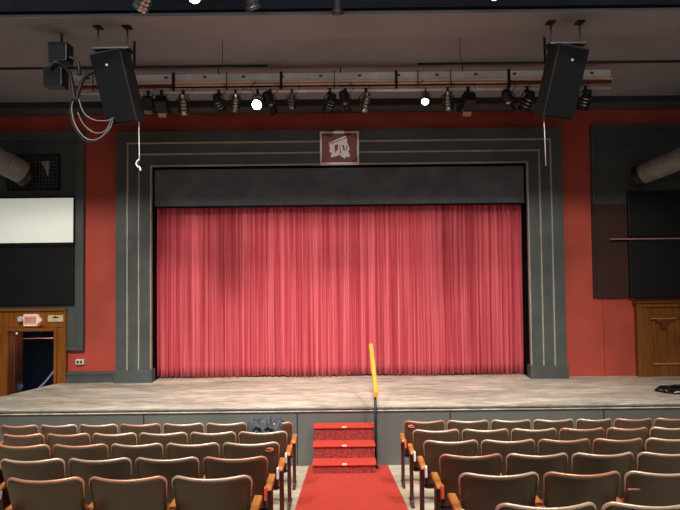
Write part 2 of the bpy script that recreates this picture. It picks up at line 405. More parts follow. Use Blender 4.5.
# emblem sign over the portal
sg = empty('emblem_sign', (0.012, 9.80, 5.50)); tag(sg, 'square maroon sign with cream emblem and cream border centred over the proscenium', 'sign')
MB().box(-0.385, 0.385, -0.03, 0.03, -0.33, 0.33).build('border', M['cream'], sg, bevel=0.006)
MB().box(-0.345, 0.345, -0.040, -0.028, -0.285, 0.285).build('sign_face', M['maroon'], sg)
S = 0.0023
def lg(pts): return [((x - 337) * S, (235 - y) * S) for x, y in pts]
outl = [(248,195),(300,170),(345,150),(392,132),(402,160),(402,185),(412,215),(424,248),(412,268),(428,305),(412,318),(392,310),(384,328),(352,310),(338,295),(300,310),(262,318),(268,290),(272,278),(250,270),(257,240),(250,215)]
em = MB().prism(lg(outl), -0.052, -0.038).build('emblem', M['cream'], sg)
mb = MB()
for q in ([(296,216),(326,204),(322,250),(300,284)], [(360,212),(376,216),(384,268),(372,262)], [(256,198),(396,150),(397,156),(258,206)],
          [(336,214),(342,214),(350,288),(342,286)], [(396,215),(404,225),(398,262),(390,256)]):
    mb.prism(lg(q), -0.056, -0.05)
mb.build('emblem_cutout', M['maroon'], em)

# EXIT sign with lamp heads, notice plate
ex = empty('exit_sign', (-6.03, 9.86, 2.175)); tag(ex, 'white EXIT sign with red letters and arrow tip above the left wooden doorway', 'exit sign')
MB().prism([(-.20,-.11),(.11,-.11),(.15,-.06),(.21,0),(.15,.06),(.11,.12),(-.20,.12)], -.035, .045).build('housing', M['exit_face'], ex, bevel=0.008)
MB().box(-.175, .115, -.038, -.034, -.075, .085).build('letter_plate', M['notice'], ex)
MB().tube([(-.28, .04, .03), (-.28, -.05, .03)], 0.055, 16).build('lamp_head', M['white_plastic'], ex, bevel=0.006)
MB().box(-.24, -.16, .0, .03, .01, .04).build('lamp_arm', M['white_plastic'], ex)
MB().prism([(.11,-.13),(.21,-.10),(.19,-.04),(.13,-.06)], -.03, .04).build('indicator', M['red_plastic'], ex)
tx = bpy.data.curves.new('exit_lettering', 'FONT'); tx.body = 'EXIT'; tx.size = 0.135; tx.extrude = 0.004; tx.align_x = 'CENTER'; tx.align_y = 'CENTER'; tx.offset = 0.001
tx.materials.append(M['exit_red'])
tmp = bpy.data.objects.new('exit_text', tx); COL.objects.link(tmp); bpy.context.view_layer.update()
tme = bpy.data.meshes.new_from_object(tmp.evaluated_get(bpy.context.evaluated_depsgraph_get())); bpy.data.objects.remove(tmp)
to = bpy.data.objects.new('exit_lettering', tme); COL.objects.link(to); to.parent = ex; to.location = (-0.03, -.038, .005); ex.scale = (0.82, 1, 1); ex.location.x = -6.055; to.rotation_euler = (R(90), 0, 0)
nt_ = MB().box(-5.776, -5.47, 9.885, 9.912, 2.14, 2.27).build('notice_plate', M['notice'], bevel=0.004)
tag(nt_, 'small cream notice plate screwed on the door casing right of the EXIT sign', 'notice')
mb = MB(); mb.prism([(-5.68,2.215),(-5.56,2.215),(-5.575,2.235),(-5.605,2.24),(-5.62,2.256),(-5.635,2.24),(-5.665,2.235)], 9.880, 9.886); mb.build('printed_mark', M['black_paint'], nt_)

# handrail inside the corridor
hr = empty('stair_handrail', (-6.1, 10.9, 0)); tag(hr, 'grey tubular handrail climbing inside the dark left doorway', 'handrail')
MB().tube(smooth_pts([(-.80, 0, .24), (-.57, 0, .50), (-.32, 0, .74), (-.08, 0, 1.03), (.2, 0, 1.36)], 5), 0.02, 10).build('rail', M['steel_rail'], hr, smooth=True)
for x, z in ((-.43, .63), (-.08, 1.03)): MB().tube([(x, 0, 0), (x, 0, z)], 0.016, 10).build('post', M['steel_rail'], hr, smooth=True)

# wall outlet box
ob = MB().box(-5.255, -5.10, 9.94, 10.0, 1.285, 1.385).build('wall_socket', M['raceway'], bevel=0.008)
tag(ob, 'small grey wall socket on the red wall right of the left doorway', 'socket')
mb = MB(); mb.box(-5.235, -5.185, 9.935, 9.945, 1.305, 1.365); mb.box(-5.17, -5.12, 9.935, 9.945, 1.305, 1.365); mb.build('socket_face', M['grey_paint'], ob)

# right door
dr = struct(MB().box(5.85, 8.0, 9.93, 10.0, 0.92, 2.42).build('door_2', M['wood_panel']))
mb = MB(); mb.box(5.85, 8.0, 9.89, 9.94, 2.30, 2.38); mb.box(5.85, 6.02, 9.90, 9.94, 0.92, 2.30); mb.box(6.02, 7.4, 9.90, 9.94, 0.92, 1.15); mb.box(6.02, 7.4, 9.90, 9.94, 2.06, 2.12)
mb.box(6.02, 6.12, 9.905, 9.94, 1.15, 2.06)
mb.build('door_casing', M['wood_panel'], dr, bevel=0.006)
MB().box(5.80, 8.0, 9.86, 9.96, 2.38, 2.43).build('door_cornice', M['wood_dark'], dr, bevel=0.006)
MB().box(6.14, 6.9, 9.895, 9.94, 1.17, 1.20).build('door_sill_strip', M['arm_wood'], dr)
MB().box(6.10, 6.62, 9.87, 9.94, 2.065, 2.085).build('bracket_shelf', M['arm_wood'], dr)
MB().prism([(6.20,2.06),(6.56,2.06),(6.50,2.0),(6.44,1.97),(6.42,1.86),(6.34,1.86),(6.32,1.97),(6.26,2.0)], 9.88, 9.94).build('carved_bracket', M['wood_dark'], dr, bevel=0.005)

# screens and panels in the bays
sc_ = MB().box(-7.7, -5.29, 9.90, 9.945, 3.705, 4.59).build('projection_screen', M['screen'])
tag(sc_, 'wide blank white screen in the upper left bay beside the proscenium', 'screen')
mb = MB(); mb.box(-7.73, -5.265, 9.905, 9.95, 4.59, 4.625); mb.box(-7.73, -5.265, 9.905, 9.95, 3.66, 3.705); mb.box(-5.29, -5.265, 9.905, 9.95, 3.70, 4.6)
mb.build('screen_frame', M['black_metal'], sc_)
o = MB().box(-7.7, -5.28, 9.89, 9.948, 2.475, 3.61).build('display_panel', M['screen_off'], bevel=0.008); tag(o, 'matt black panel directly under the blank white screen in the left bay', 'panel')
MB().box(-7.7, -5.28, 9.885, 9.95, 3.625, 3.65).build('mounting_rail', M['black_metal'], o)
o = MB().box(5.73, 7.7, 9.89, 9.95, 3.70, 4.60).build('display_panel', M['screen_off'], bevel=0.008); tag(o, 'upper black panel in the right bay above the thin pinkish rail', 'panel')
o = MB().box(5.73, 7.7, 9.89, 9.95, 2.49, 3.62).build('display_panel', M['screen_off'], bevel=0.008); tag(o, 'lower black panel in the right bay between the thin rail and the door', 'panel')
o = MB().box(5.36, 7.7, 9.87, 9.96, 3.64, 3.665).build('panel_rail', M['pinkrail']); tag(o, 'thin pinkish rail crossing between the two black panels at right', 'rail')

# ventilation grille
gx0, gx1, gz0, gz1 = -6.62, -5.57, 4.75, 5.47
gr = empty('vent_grille', (0, 9.93, 0)); tag(gr, 'dark square mesh vent grille high in the left bay behind the duct', 'grille')
mb = MB(); mb.box(gx0, gx1, -.01, .02, gz0, gz0+.03); mb.box(gx0, gx1, -.01, .02, gz1-.03, gz1); mb.box(gx0, gx0+.03, -.01, .02, gz0, gz1); mb.box(gx1-.03, gx1, -.01, .02, gz0, gz1)
mb.build('grille_frame', M['black_metal'], gr)
mb = MB()
for i in range(1, 15): x = gx0 + (gx1-gx0)*i/15; mb.box(x-.008, x+.008, .0, .012, gz0, gz1)
for i in range(1, 10): z = gz0 + (gz1-gz0)*i/10; mb.box(gx0, gx1, .0, .012, z-.008, z+.008)
mb.build('mesh_bars', M['grey_panel'], gr)
MB().box(gx0, gx1, .012, .02, gz0, gz1).build('grille_backing', M['black_void'], gr)
# ducts
def duct(name, pts, r, label):
    root = empty(name, pts[0]); tag(root, label, 'duct')
    o = Vector(pts[0]); L = [Vector(p) - o for p in pts]
    MB().tube(L, r, 32).build('duct_run', M['duct'], root, smooth=False)
    d = (L[1] - L[0]).normalized()
    MB().tube([L[0] - d*0.03, L[0] + d*0.07], r + 0.02, 32).build('end_collar', M['black_metal'], root)
    MB().tube([L[0] + d*0.36, L[0] + d*0.375], r + 0.008, 32).build('joint_seam', M['duct_light'], root)
    for p in root.children: pass
    return root
duct('ventilation_duct', [(-6.08, 9.66, 5.02), (-6.40, 9.15, 5.27), (-6.84, 8.3, 5.62), (-8.2, 7.9, 5.8)], 0.225, 'round grey duct reaching down to the vent grille at upper left')
duct('ventilation_duct', [(5.84, 9.70, 4.87), (6.26, 9.1, 5.07), (6.80, 8.2, 5.35), (8.2, 7.8, 5.6)], 0.195, 'round grey duct descending over the black panels at upper right')
MB().prism([(-5.95, 5.32), (-5.78, 5.34), (-5.80, 5.02), (-5.86, 5.20)], 9.905, 9.925).build('patch', M['duct_light'], gr).location = (0, -9.93, 0)

# ================================================================== STAIRS, HANDRAIL, CARPET
st = empty('carpeted_steps', (0.03, 8.0, 0)); tag(st, 'three red carpeted steps leading up to the stage at the centre', 'steps')
SX = 0.47
levels = [(7.80, 0.690), (7.60, 0.475), (7.40, 0.275)]
lowers = [0.475, 0.275, 0.10]
deps = [0.18, 0.21, 0.21]
for (y, z), zl, dp in zip(levels, lowers, deps):
    yy = y - 8.0
    MB().box(-SX + .012, SX - .012, yy + .012, -.02, zl - .01, z - .03).build('riser', M['riser'], st)
    mb = MB()
    prof = [(yy + .02, z - .04), (yy - .006, z - .036), (yy - .014, z - .026), (yy - .014, z - .014), (yy - .006, z - .003), (yy + .01, z), (min(yy + dp, -.02), z), (min(yy + dp, -.02), z - .04)]
    mb.prism(prof, -SX, SX, 'X').build('tread', M['carpet'], st)
    MB().box(-.03, .04, yy - .018, yy - .002, z - .02, z + .002).build('tape_mark', M['tape'], st)
# carpet runner following the slope
y0, y1 = 1.4, 7.98
mb = MB()
mb.prism([(y0, fz(y0) + .001), (y1, fz(y1) + .001), (y1, fz(y1) + .014), (y0, fz(y0) + .014)], -0.53, 0.72, 'X')
tag(mb.build('carpet_runner', M['carpet']), 'bright red carpet runner down the centre aisle', 'carpet')
# handrail
rl = empty('handrail', (0.515, 7.6, 0)); tag(rl, 'yellow wooden handrail on black posts right of the red steps', 'handrail')
rl.location = (0.52, 7.75, 0)
mb = MB(); p0 = Vector((-.012, .75, 1.815)); p1 = Vector((.008, -.05, 1.19))
vs = [(p.x + a * .036, p.y, p.z + b * .04) for p in (p0, p1) for a, b in ((-1, -1), (1, -1), (1, 1), (-1, 1))]
mb.add(vs, [(0,1,2,3), (4,5,6,7), (0,1,5,4), (1,2,6,5), (2,3,7,6), (3,0,4,7)]).build('wooden_rail', M['yellow_wood'], rl, bevel=0.012)
zf = fz(7.75) + .014
MB().tube([(0, 0, zf), (0, 0, 1.20)], .019, 12).build('post', M['black_metal'], rl, smooth=True)
MB().tube([(0, 0, zf), (0, 0, zf + .02)], .045, 16).build('post_foot', M['black_metal'], rl)
# coil of cable on the stage
def coil():
    pts = []
    random.seed(5)
    for i in range(150):
        a = i * 0.30; r = 0.15 + 0.055 * math.sin(i * 0.13) + random.uniform(-.012, .012)
        pts.append((5.86 + r * 1.9 * math.cos(a) + .05 * math.sin(i * .05), 8.72 + r * 1.15 * math.sin(a), 0.950 + 0.055 * (0.5 + 0.5 * math.sin(i * 0.37)) * (1 if i > 20 else .1)))
    pts += [(6.3, 8.6, .948), (6.7, 8.5, .948), (7.2, 8.9, .948)]
    root = MB().tube(pts, 0.012, 6).build('cable_coil', M['cable'], smooth=True)
    tag(root, 'tangled black cable lying on the stage floor at far right', 'cable')
    q = [(5.62 + .07 * i, 8.50 + .02 * math.sin(i), 0.975 + .008 * math.sin(i * 1.3)) for i in range(12)]
    MB().tube(q, 0.010, 6).build('white_lead', M['cord'], root, smooth=True)
coil()

# ================================================================== THEATRE SEATS
def back_outline(n=44):
    """outline of the back panel from lower left, over the top, to lower right: (x, h)"""
    pts = []; W0, W1, r, H0, H1 = 0.222, 0.250, 0.052, 0.40, 0.855
    for i in range(8):
        t = i / 8; pts.append((-(W0 + (W1 - W0) * t), H0 + (H1 - r - H0) * t))
    for i in range(9):
        a = R(180 - 90 * i / 8); pts.append((-W1 + r + r * math.cos(a), H1 - r + r * math.sin(a)))
    for i in range(1, 16):
        x = (-W1 + r) + 2 * (W1 - r) * i / 16; pts.append((x, H1 - 0.007 * math.cos(x / (W1 - r) * math.pi / 2) ))
    return pts + [(-x, h) for x, h in reversed(pts[:17])]
def back_y(x, h, off=0.0):
    t = (h - 0.40) / 0.45
    return 0.115 * max(0.0, 1 - t) ** 1.15 + 1.05 * x * x + off - 0.02
def make_back():
    out = back_outline(); n = len(out); L = 9
    vs = []; fs = []
    rings = []
    for side, off in ((0, 0.0), (1, 0.022)):
        for k in range(L + 1):
            s = 1 - k / (L + 0.6)
            for (x, h) in out:
                xx = x * s; hh = 0.62 + (h - 0.62) * s
                vs.append((xx, back_y(xx, hh, off + (0.02 * (1 - s) if side else 0)), hh))
        b = len(vs) - n * (L + 1)
        for k in range(L):
            for i in range(n):
                j = (i + 1) % n
                fs.append((b + k*n+i, b + k*n+j, b + (k+1)*n+j, b + (k+1)*n+i))
        fs.append(tuple(b + L*n + i for i in range(n)))
    b2 = n * (L + 1)
    for i in range(n):
        j = (i + 1) % n; fs.append((i, j, b2 + j, b2 + i))
    return MB().add(vs, fs)
back_mb = make_back()
def trim_mb():
    out = back_outline()[6:-6]
    return MB().tube([(x * 1.004, back_y(x, h, 0.009), h + 0.003) for x, h in out], [0.0045 + 0.0055 * max(0, min(1, (h - .76) / .07)) for x, h in out], 8)
def side_frame_mb(x):
    mb = MB()
    mb.prism([(0.03, 0.0), (0.27, 0.0), (0.27, 0.02), (0.19, 0.05), (0.17, 0.60), (0.07, 0.60), (0.09, 0.30), (0.10, 0.05), (0.03, 0.02)], x - .017, x + .017, 'X')
    return mb
def arm_mb(x):
    return MB().prism([(.0, .598), (.015, .628), (.24, .640), (.265, .628), (.265, .606), (.24, .600)], x - .027, x + .027, 'X')
def bracket_mb(x):
    return MB().prism([(-.035, .54), (-.03, .635), (.0, .64), (.06, .60), (.05, .55), (.0, .52)], x - .010, x + .010, 'X')
def make_seat(name, arms, bracket='white_plastic', trim='trim'):
    root = empty(name)
    b = back_mb.build('backrest', M['seat_back'], root, smooth=True)
    trim_mb().build('lit_edge_trim', M[trim], b, smooth=True)
    mb = MB(); mb.prism([(.22, .32), (.18, .40), (.17, .56), (.20, .60), (.27, .58), (.31, .42), (.29, .34)], -.225, .225, 'X')
    mb.build('seat', M['velvet'], root, bevel=0.015)
    mb = MB(); mb.tube([(-.262, .20, .36), (.262, .20, .36)], .014, 8); mb.build('hinge_bar', M['black_metal'], root)
    for s in arms:
        side_frame_mb(s * .266).build('side_frame', M['iron'], root, bevel=0.006)
        arm_mb(s * .266).build('armrest', M['arm_wood'], root, bevel=0.008)
        bracket_mb(s * .248).build('arm_bracket', M[bracket], root, bevel=0.004)
    scan(root)
    return root
protos = {
    ('L', 'mid', 0): make_seat('theatre_seat', (-1,), 'white_plastic', 'trim'),
    ('L', 'mid', 1): make_seat('theatre_seat', (-1,), 'red_plastic', 'trim_orange'),
    ('L', 'end', 0): make_seat('theatre_seat', (-1, 1), 'white_plastic', 'trim'),
    ('L', 'end', 1): make_seat('theatre_seat', (-1, 1), 'red_plastic', 'trim_orange'),
    ('R', 'mid', 0): make_seat('theatre_seat', (1,), 'white_plastic', 'trim'),
    ('R', 'mid', 1): make_seat('theatre_seat', (1,), 'red_plastic', 'trim_orange'),
    ('R', 'end', 0): make_seat('theatre_seat', (1, -1), 'white_plastic', 'trim'),
    ('R', 'end', 1): make_seat('theatre_seat', (1, -1), 'red_plastic', 'trim_orange'),
}
used = set()
rows = [6.50, 5.62, 4.83, 4.08, 3.38, 2.64]
nL = [7, 6, 5, 4, 3, 0]; nR = [7, 6, 5, 4, 3, 2]
SEATS = {('L', 0): [(-0.919, 0.554), (-1.494, 0.512), (-2.048, 0.512), (-2.606, 0.519), (-3.147, 0.48), (-3.659, 0.46), (-4.168, 0.474)], ('L', 1): [(-0.884, 0.534), (-1.442, 0.499), (-1.997, 0.526), (-2.542, 0.481), (-3.06, 0.47), (-3.564, 0.455)], ('L', 2): [(-0.875, 0.535), (-1.435, 0.501), (-1.971, 0.487), (-2.515, 0.517), (-3.063, 0.494)], ('L', 3): [(-0.869, 0.517), (-1.423, 0.507), (-1.969, 0.5), (-2.516, 0.51)], ('L', 4): [(-0.879, 0.531), (-1.445, 0.516), (-2.0, 0.509)], ('R', 0): [(1.067, 0.518), (1.631, 0.525), (2.187, 0.504), (2.738, 0.514), (3.261, 0.448), (3.767, 0.479), (4.285, 0.473)], ('R', 1): [(1.052, 0.509), (1.603, 0.509), (2.148, 0.498), (2.683, 0.487), (3.189, 0.442), (3.676, 0.448)], ('R', 2): [(1.045, 0.512), (1.595, 0.505), (2.134, 0.487), (2.652, 0.465), (3.163, 0.474)], ('R', 3): [(1.045, 0.501), (1.583, 0.492), (2.117, 0.491), (2.653, 0.498)], ('R', 4): [(1.054, 0.528), (1.613, 0.506), (2.164, 0.512)], ('R', 5): [(1.069, 0.52), (1.626, 0.51)]}     # (centre x, back width) outward from the aisle
rown = ['front row', 'second row', 'third row', 'fourth row', 'fifth row', 'nearest row']
ordn = ['seat on the aisle', 'second seat from the aisle', 'third seat from the aisle', 'fourth seat from the aisle', 'fifth seat from the aisle', 'sixth seat from the aisle', 'seventh seat from the aisle']
orange = {('L',0,3),('L',0,6),('L',1,4),('L',1,5),('L',2,3),('L',2,4),('L',3,0),('L',4,2),('L',4,1),('L',0,0),
          ('R',0,0),('R',0,5),('R',0,6),('R',1,3),('R',1,4),('R',2,3),('R',2,2),('R',3,0),('R',4,1)}
for side, ns, x0, sg_ in (('L', nL, -0.62, -1), ('R', nR, 0.81, 1)):
    for ri, n in enumerate(ns):
        for k in range(n):
            key = (side, 'end' if k == 0 else 'mid', 1 if (side, ri, k) in orange else 0)
            x, bw = SEATS[(side, ri)][k]; y = rows[ri] - 0.03
            if key not in used: o = protos[key]; used.add(key)
            else: o = copy_tree(protos[key])
            o.location = (x, y, fz(y)); o.scale = (bw / 0.502, 1, 1)
            sd = 'left' if side == 'L' else 'right'
            lab = f'brown flip-up seat, {rown[ri]} {sd} of the red aisle, {ordn[k]}'
            if (side, ri, k) == ('L', 0, 0): lab = 'brown flip-up seat with a charcoal jacket over it, front row at the aisle'
            if (side, ri, k) == ('L', 2, 0): lab = 'brown flip-up seat with oval plaque, third row left, on the aisle'
            if (side, ri, k) == ('R', 0, 0): lab = 'brown flip-up seat with oval plaque, front row right, on the aisle'
            tag(o, lab, 'seat', f'theatre seats in the {rown[ri]}, {sd} block')
            if (side, ri, k) in (('L', 2, 0), ('R', 0, 0)):
                px = 0.165 if side == 'L' else -0.165
                mb = MB(); z = .80
                ov = [(px + .045 * math.cos(a), z + .019 * math.sin(a)) for a in [2*math.pi*i/24 for i in range(24)]]
                yv = back_y(px, z)
                p = MB().prism(ov, yv - .008, yv + .002).build('oval_plaque', M['plaque'], o)
                ov2 = [(px + .024 * math.cos(a), z + .006 * math.sin(a)) for a in [2*math.pi*i/16 for i in range(16)]]
                MB().prism(ov2, yv - .010, yv - .004).build('plaque_mark', M['plaque_mark'], p)
            if (side, ri, k) == ('R', 4, 2):
                MB().box(-.25, -.10, back_y(-.2,.74)-.012, back_y(-.2,.74)-.002, .738, .747).build('scratch_mark', M['trim_orange'], o)
for key, o in protos.items():
    if key not in used:
        for c in list(o.children_recursive): bpy.data.objects.remove(c)
        bpy.data.objects.remove(o)

# jacket draped over the front-row aisle seat
def jacket():
    nx, nt = 46, 40; vs = []
    prof = [(-.075, .66), (-.06, .74), (-.055, .80), (-.045, .855), (-.01, .895), (.04, .895), (.09, .85), (.12, .76), (.14, .62)]
    pp = smooth_pts([(0, a, b) for a, b in prof], 5); nt = len(pp) - 1
    for i in range(nx + 1):
        u = i / nx; x = -.215 + .43 * u
        for j, p in enumerate(pp):
            t = j / nt
            w1 = math.sin(u * 31 + 3 * math.sin(t * 5)) * .012 + math.sin(u * 17 + t * 9) * .012 + math.sin(t * 23 + u * 13) * .008
            e = max(0.0, math.sin(math.pi * u)) ** 0.35
            h = p.z + (.018 * math.sin(u * 13 + 1) + .016 * math.sin(u * 23)) * (1 if .2 < t < .7 else .4)
            if t < .2: h += .09 + .04 * math.sin(u * 7)
            n_ = Vector((0, -1 if t < .5 else 1, .6))
            vs.append((x + .012 * math.sin(t * 14 + u * 4), p.y + 0.75 * x * x * 0 + n_.y * (w1 + .012) * e, h + abs(w1) * 1.0 - (1 - e) * .05))
    m = nt + 1
    fs = [(i*m+j, (i+1)*m+j, (i+1)*m+j+1, i*m+j+1) for i in range(nx) for j in range(nt)]
    o = MB().add(vs, fs).build('jacket', M['denim'], smooth=True)
    s = o.modifiers.new('thick', 'SOLIDIFY'); s.thickness = 0.012; s.offset = 1
    o.location = (-0.98, 6.50, fz(6.5) - 0.005)
    mb = MB(); mb.tube(smooth_pts([(-.17, -.085, .80), (-.10, -.10, .86), (-.03, -.09, .82), (.05, -.10, .85), (.13, -.09, .80)], 6), [.018 + .008 * math.sin(i) for i in range(25)], 10)
    mb.build('collar', M['denim'], o, smooth=True)
    tag(o, 'charcoal jacket crumpled over the front-row seat back at the left of the aisle', 'jacket')
jacket()

# ================================================================== CEILING RIGGING
def hang_pipe(x0, x1, drops, label):
    root = empty('hanging_pipe', ((x0 + x1) / 2, 6.95, 5.985)); tag(root, label, 'pipe'); cx = (x0 + x1) / 2
    MB().tube([(x0 - cx, 0, 0), (x1 - cx, 0, 0)], .019, 10).build('pipe', M['black_metal'], root, smooth=True)
    for d in drops: MB().tube([(d[0] - cx, 0, 0), (d[0] - cx, 0, 6.42 - 5.985)], d[1], 8).build('drop_rod', M['black_metal'], root)
hang_pipe(-8.1, -0.99, [(-2.86, .018), (-5.4, .008), (-1.62, .004)], 'thin black pipe hung horizontally under the ceiling on the left side')
hang_pipe(1.12, 8.1, [(2.91, .018), (5.4, .008), (1.72, .004)], 'thin black pipe hung horizontally under the ceiling on the right side')

# electrical raceway above the lighting batten
rw = empty('electrical_raceway', (0.04, 8.05, 6.13)); tag(rw, 'long pale grey raceway with outlets above the lighting pipe', 'raceway')
MB().box(-4.38, 4.40, 0, .09, .055, .185).build('housing', M['raceway'], rw, bevel=0.006)
MB().box(-2.68, 2.72, -.035, .07, -.025, .000).build('lower_lip', M['raceway_lip'], rw)
MB().box(-4.38, 4.40, -.055, .07, .012, .042).build('upper_lip', M['raceway_lip'], rw)
mb = MB(); mb.box(-4.38, 4.40, -.02, .06, -.025, .058); mb.build('tray_web', M['wood_dark'], rw)
for i in range(14):
    x = -4.1 + .63 * i
    MB().box(x - .028, x + .028, -.008, .01, .115, .15).build('outlet', M['wood_dark'], rw)
for x in (-2.70, -0.96, 0.90, 2.72):
    MB().box(x - .022, x + .022, -.065, -.045, -.13, .19).build('strap', M['black_metal'], rw)
for x in (-4.0, -1.84, -0.1, 1.25, 1.78, 3.9):
    MB().box(x - .008, x + .008, -.062, -.048, -.13, .19).build('strap', M['grey_panel'], rw)
for x in (-3.9, -2, 0, 2, 3.9): MB().tube([(x, .05, .17), (x, .05, .29)], .01, 8).build('ceiling_hanger', M['black_metal'], rw)
pp = MB().tube([(-4.27, 8.0, 6.0), (4.40, 8.0, 6.0)], .0215, 14).build('lighting_pipe', M['pipe_white'], smooth=True)
tag(pp, 'pale steel lighting pipe spanning the stage front under the raceway', 'pipe')

# stage lights -----------------------------------------------------------
def stage_light(kind, loc, tilt, yaw, label, size=1.0, lit=False, silver=False, loop=True):
    """origin on the pipe axis; the body hangs below on a yoke. tilt: 0 = aimed level at the stage (+Y), 90 = straight down"""
    root = empty('stage_light', loc, (0, 0, yaw)); body = M['silver'] if silver else M['black_metal']; s = size
    MB().box(-.022*s, .022*s, -.03*s, .03*s, -.05*s, .035*s).build('clamp', M['black_metal'], root, bevel=.004)
    mb = MB(); yw = .10 * s
    mb.tube([(-yw, 0, -.20*s), (-yw, 0, -.12*s), (-yw*.7, 0, -.075*s), (0, 0, -.06*s), (yw*.7, 0, -.075*s), (yw, 0, -.12*s), (yw, 0, -.20*s)], .008*s, 6)
    mb.build('yoke', M['black_metal'], root)
    A = Matrix.Translation((0, 0, -.20*s)) @ Matrix.Rotation(R(-tilt), 4, 'X')
    def lathe(prof, m, name, par, cap=True):   # prof: (distance along aim, radius)
        return MB().tube([A @ Vector((0, a*s, 0)) for a, r in prof], [r*s for a, r in prof], 20, cap=cap).build(name, m, par)
    if kind == 'par':
        h = lathe([(-.17, .02), (-.165, .045), (-.12, .062), (-.08, .066), (-.079, .078), (.09, .085), (.10, .088), (.13, .088)], body, 'housing', root)
        for a in (-.05, 0, .05): lathe([(a, .087), (a + .012, .087)], M['cabinet'] if silver else M['silver'], 'rib', h)
        ln = lathe([(.128, .078), (.134, .078)], M['lamp_on'] if lit else M['lens'], 'lens', root)
    elif kind == 'ellipsoidal':
        h = lathe([(-.20, .05), (-.19, .07), (-.08, .085), (-.04, .085), (-.02, .055), (.14, .055), (.15, .07), (.18, .07)], body, 'housing', root)
        lathe([(-.01, .06), (.02, .06)], M['silver'], 'shutter_ring', h)
        lathe([(.178, .062), (.184, .062)], M['lamp_on'] if lit else M['lens'], 'lens', root)
    else:
        MB().box(-.085*s, .085*s, -.13*s, .07*s, -.085*s, .085*s, A).build('housing', body, root, bevel=.012)
        lathe([(.07, .088), (.085, .088)], M['cabinet'], 'lens_ring', root)
        lathe([(.084, .07), (.089, .07)], M['lamp_on'] if lit else M['lens'], 'lens', root)
        for q, (w_, m_) in enumerate(((0, body), (90, body), (180, M['peach']), (270, body))):
            B = A @ Matrix.Rotation(R(w_), 4, 'Y') @ Matrix.Translation((0, .085*s, .085*s)) @ Matrix.Rotation(R(35), 4, 'X')
            MB().box(-.06*s, .06*s, 0, .065*s, -.004, .004, B).build('barn_door', m_, root)
    if loop:
        l = .07 + .05 * abs(math.sin(loc[0] * 7))
        pts = smooth_pts([(0, 0, -.15*s), (.05*s, .02, -.05), (l + .02, .03, .02), (l, .03, .09), (.02, .04, .15)], 5)
        MB().tube(pts, .006, 6).build('power_cable', M['cable'], root, smooth=True)
    tag(root, label, 'stage light', 'stage lights on the pipe' if loc[1] > 7 else 'stage lights at the top edge')
    return root
PX = [
    (-3.07, 'fresnel', 60, 0.2, 1.05, 0, 0, 'black stage light half hidden behind the left hanging speaker'),
    (-2.85, 'fresnel', 35, 0.1, 1.15, 0, 0, 'black stage light with peach-lit lower flap, nearest right of the left speaker'),
    (-2.50, 'par', 62, 0.1, 1.2, 0, 1, 'silver ribbed stage light aimed down, second right of the left speaker'),
    (-1.92, 'par', 45, -0.4, 1.05, 0, 0, 'dark stage light turned sideways, leftmost of the cluster around the big lit lamp'),
    (-1.66, 'par', 60, 0.3, 1.05, 0, 1, 'silver stage light left of the big lit lamp, turned inward'),
    (-1.09, 'ellipsoidal', 48, -0.5, 1.1, 0, 0, 'dark stage light immediately right of the big lit lamp'),
    (-0.75, 'par', 66, 0.2, 0.95, 0, 1, 'small silver stage light hanging alone left of the sign'),
    (-0.14, 'par', 55, 0.7, 1.15, 0, 0, 'dark ribbed stage light directly above the left edge of the sign'),
    (0.12, 'ellipsoidal', 50, -0.4, 1.05, 0, 0, 'dark stage light above the right half of the sign'),
    (0.44, 'par', 60, 0.35, 1.15, 0, 1, 'silver ribbed stage light just right of the sign'),
    (1.77, 'par', 62, -0.3, 1.1, 0, 1, 'silver stage light immediately right of the small lit lamp'),
    (2.09, 'fresnel', 30, 0.1, 1.25, 0, 0, 'large black stage light with peach-lit lower flap, right of the small lit lamp'),
    (2.75, 'ellipsoidal', 45, -0.7, 1.1, 0, 0, 'dark stage light slanting right, second left of the right speaker'),
    (3.04, 'par', 50, 0.5, 1.2, 0, 0, 'bulky black stage light touching the left edge of the right speaker'),
    (3.98, 'par', 55, 0.2, 1.15, 0, 0, 'black stage light just right of the right hanging speaker'),
]
for (x, kd, ti, yw, s, lit, sil, lab) in PX:
    stage_light(kd, (x, 8.0, 6.0), ti, yw, lab, s * 0.9, bool(lit), bool(sil))
# two lit lamps turned to the house
stage_light('par', (-1.30, 8.0, 6.0), 30, math.pi, 'brightly lit stage light facing the seats, left of the sign', 0.95, True, False)
stage_light('par', (1.41, 8.0, 6.0), 50, math.pi - 0.35, 'small lit stage light facing the seats, right of the sign', 0.72, True, False)
# nearer row at the very top of the picture
np_ = MB().tube([(-5, 5.5, 6.36), (5, 5.5, 6.36)], .024, 12).build('lighting_pipe', M['black_metal'], smooth=True)
tag(np_, 'black lighting pipe nearest the seats, just above the top edge', 'pipe')
for x in (-4, 0, 4): MB().tube([(x, 5.5, 6.36), (x, 5.5, 9.7)], .012, 8).build('drop_rod', M['black_metal'], np_)
for x, kd, ti, yw, lit, sil, lab in ((-2.15, 'par', 40, 0.9, 0, 1, 'silver-edged stage light at the top edge above the left speaker'),
        (-1.57, 'par', 35, math.pi, 1, 0, 'left lit lamp at the top edge facing the seats'),
        (-0.98, 'par', 55, -0.5, 0, 1, 'silver stage light at the top edge left of centre'),
        (0.0, 'ellipsoidal', 70, 0.0, 0, 0, 'stage light at the top edge exactly over the sign'),
        (1.73, 'par', 35, math.pi, 1, 0, 'right lit lamp at the top edge facing the seats')):
    stage_light(kd, (x, 5.5, 6.36), ti, yw, lab, 0.85 if lit else 1.0, bool(lit), bool(sil), False)

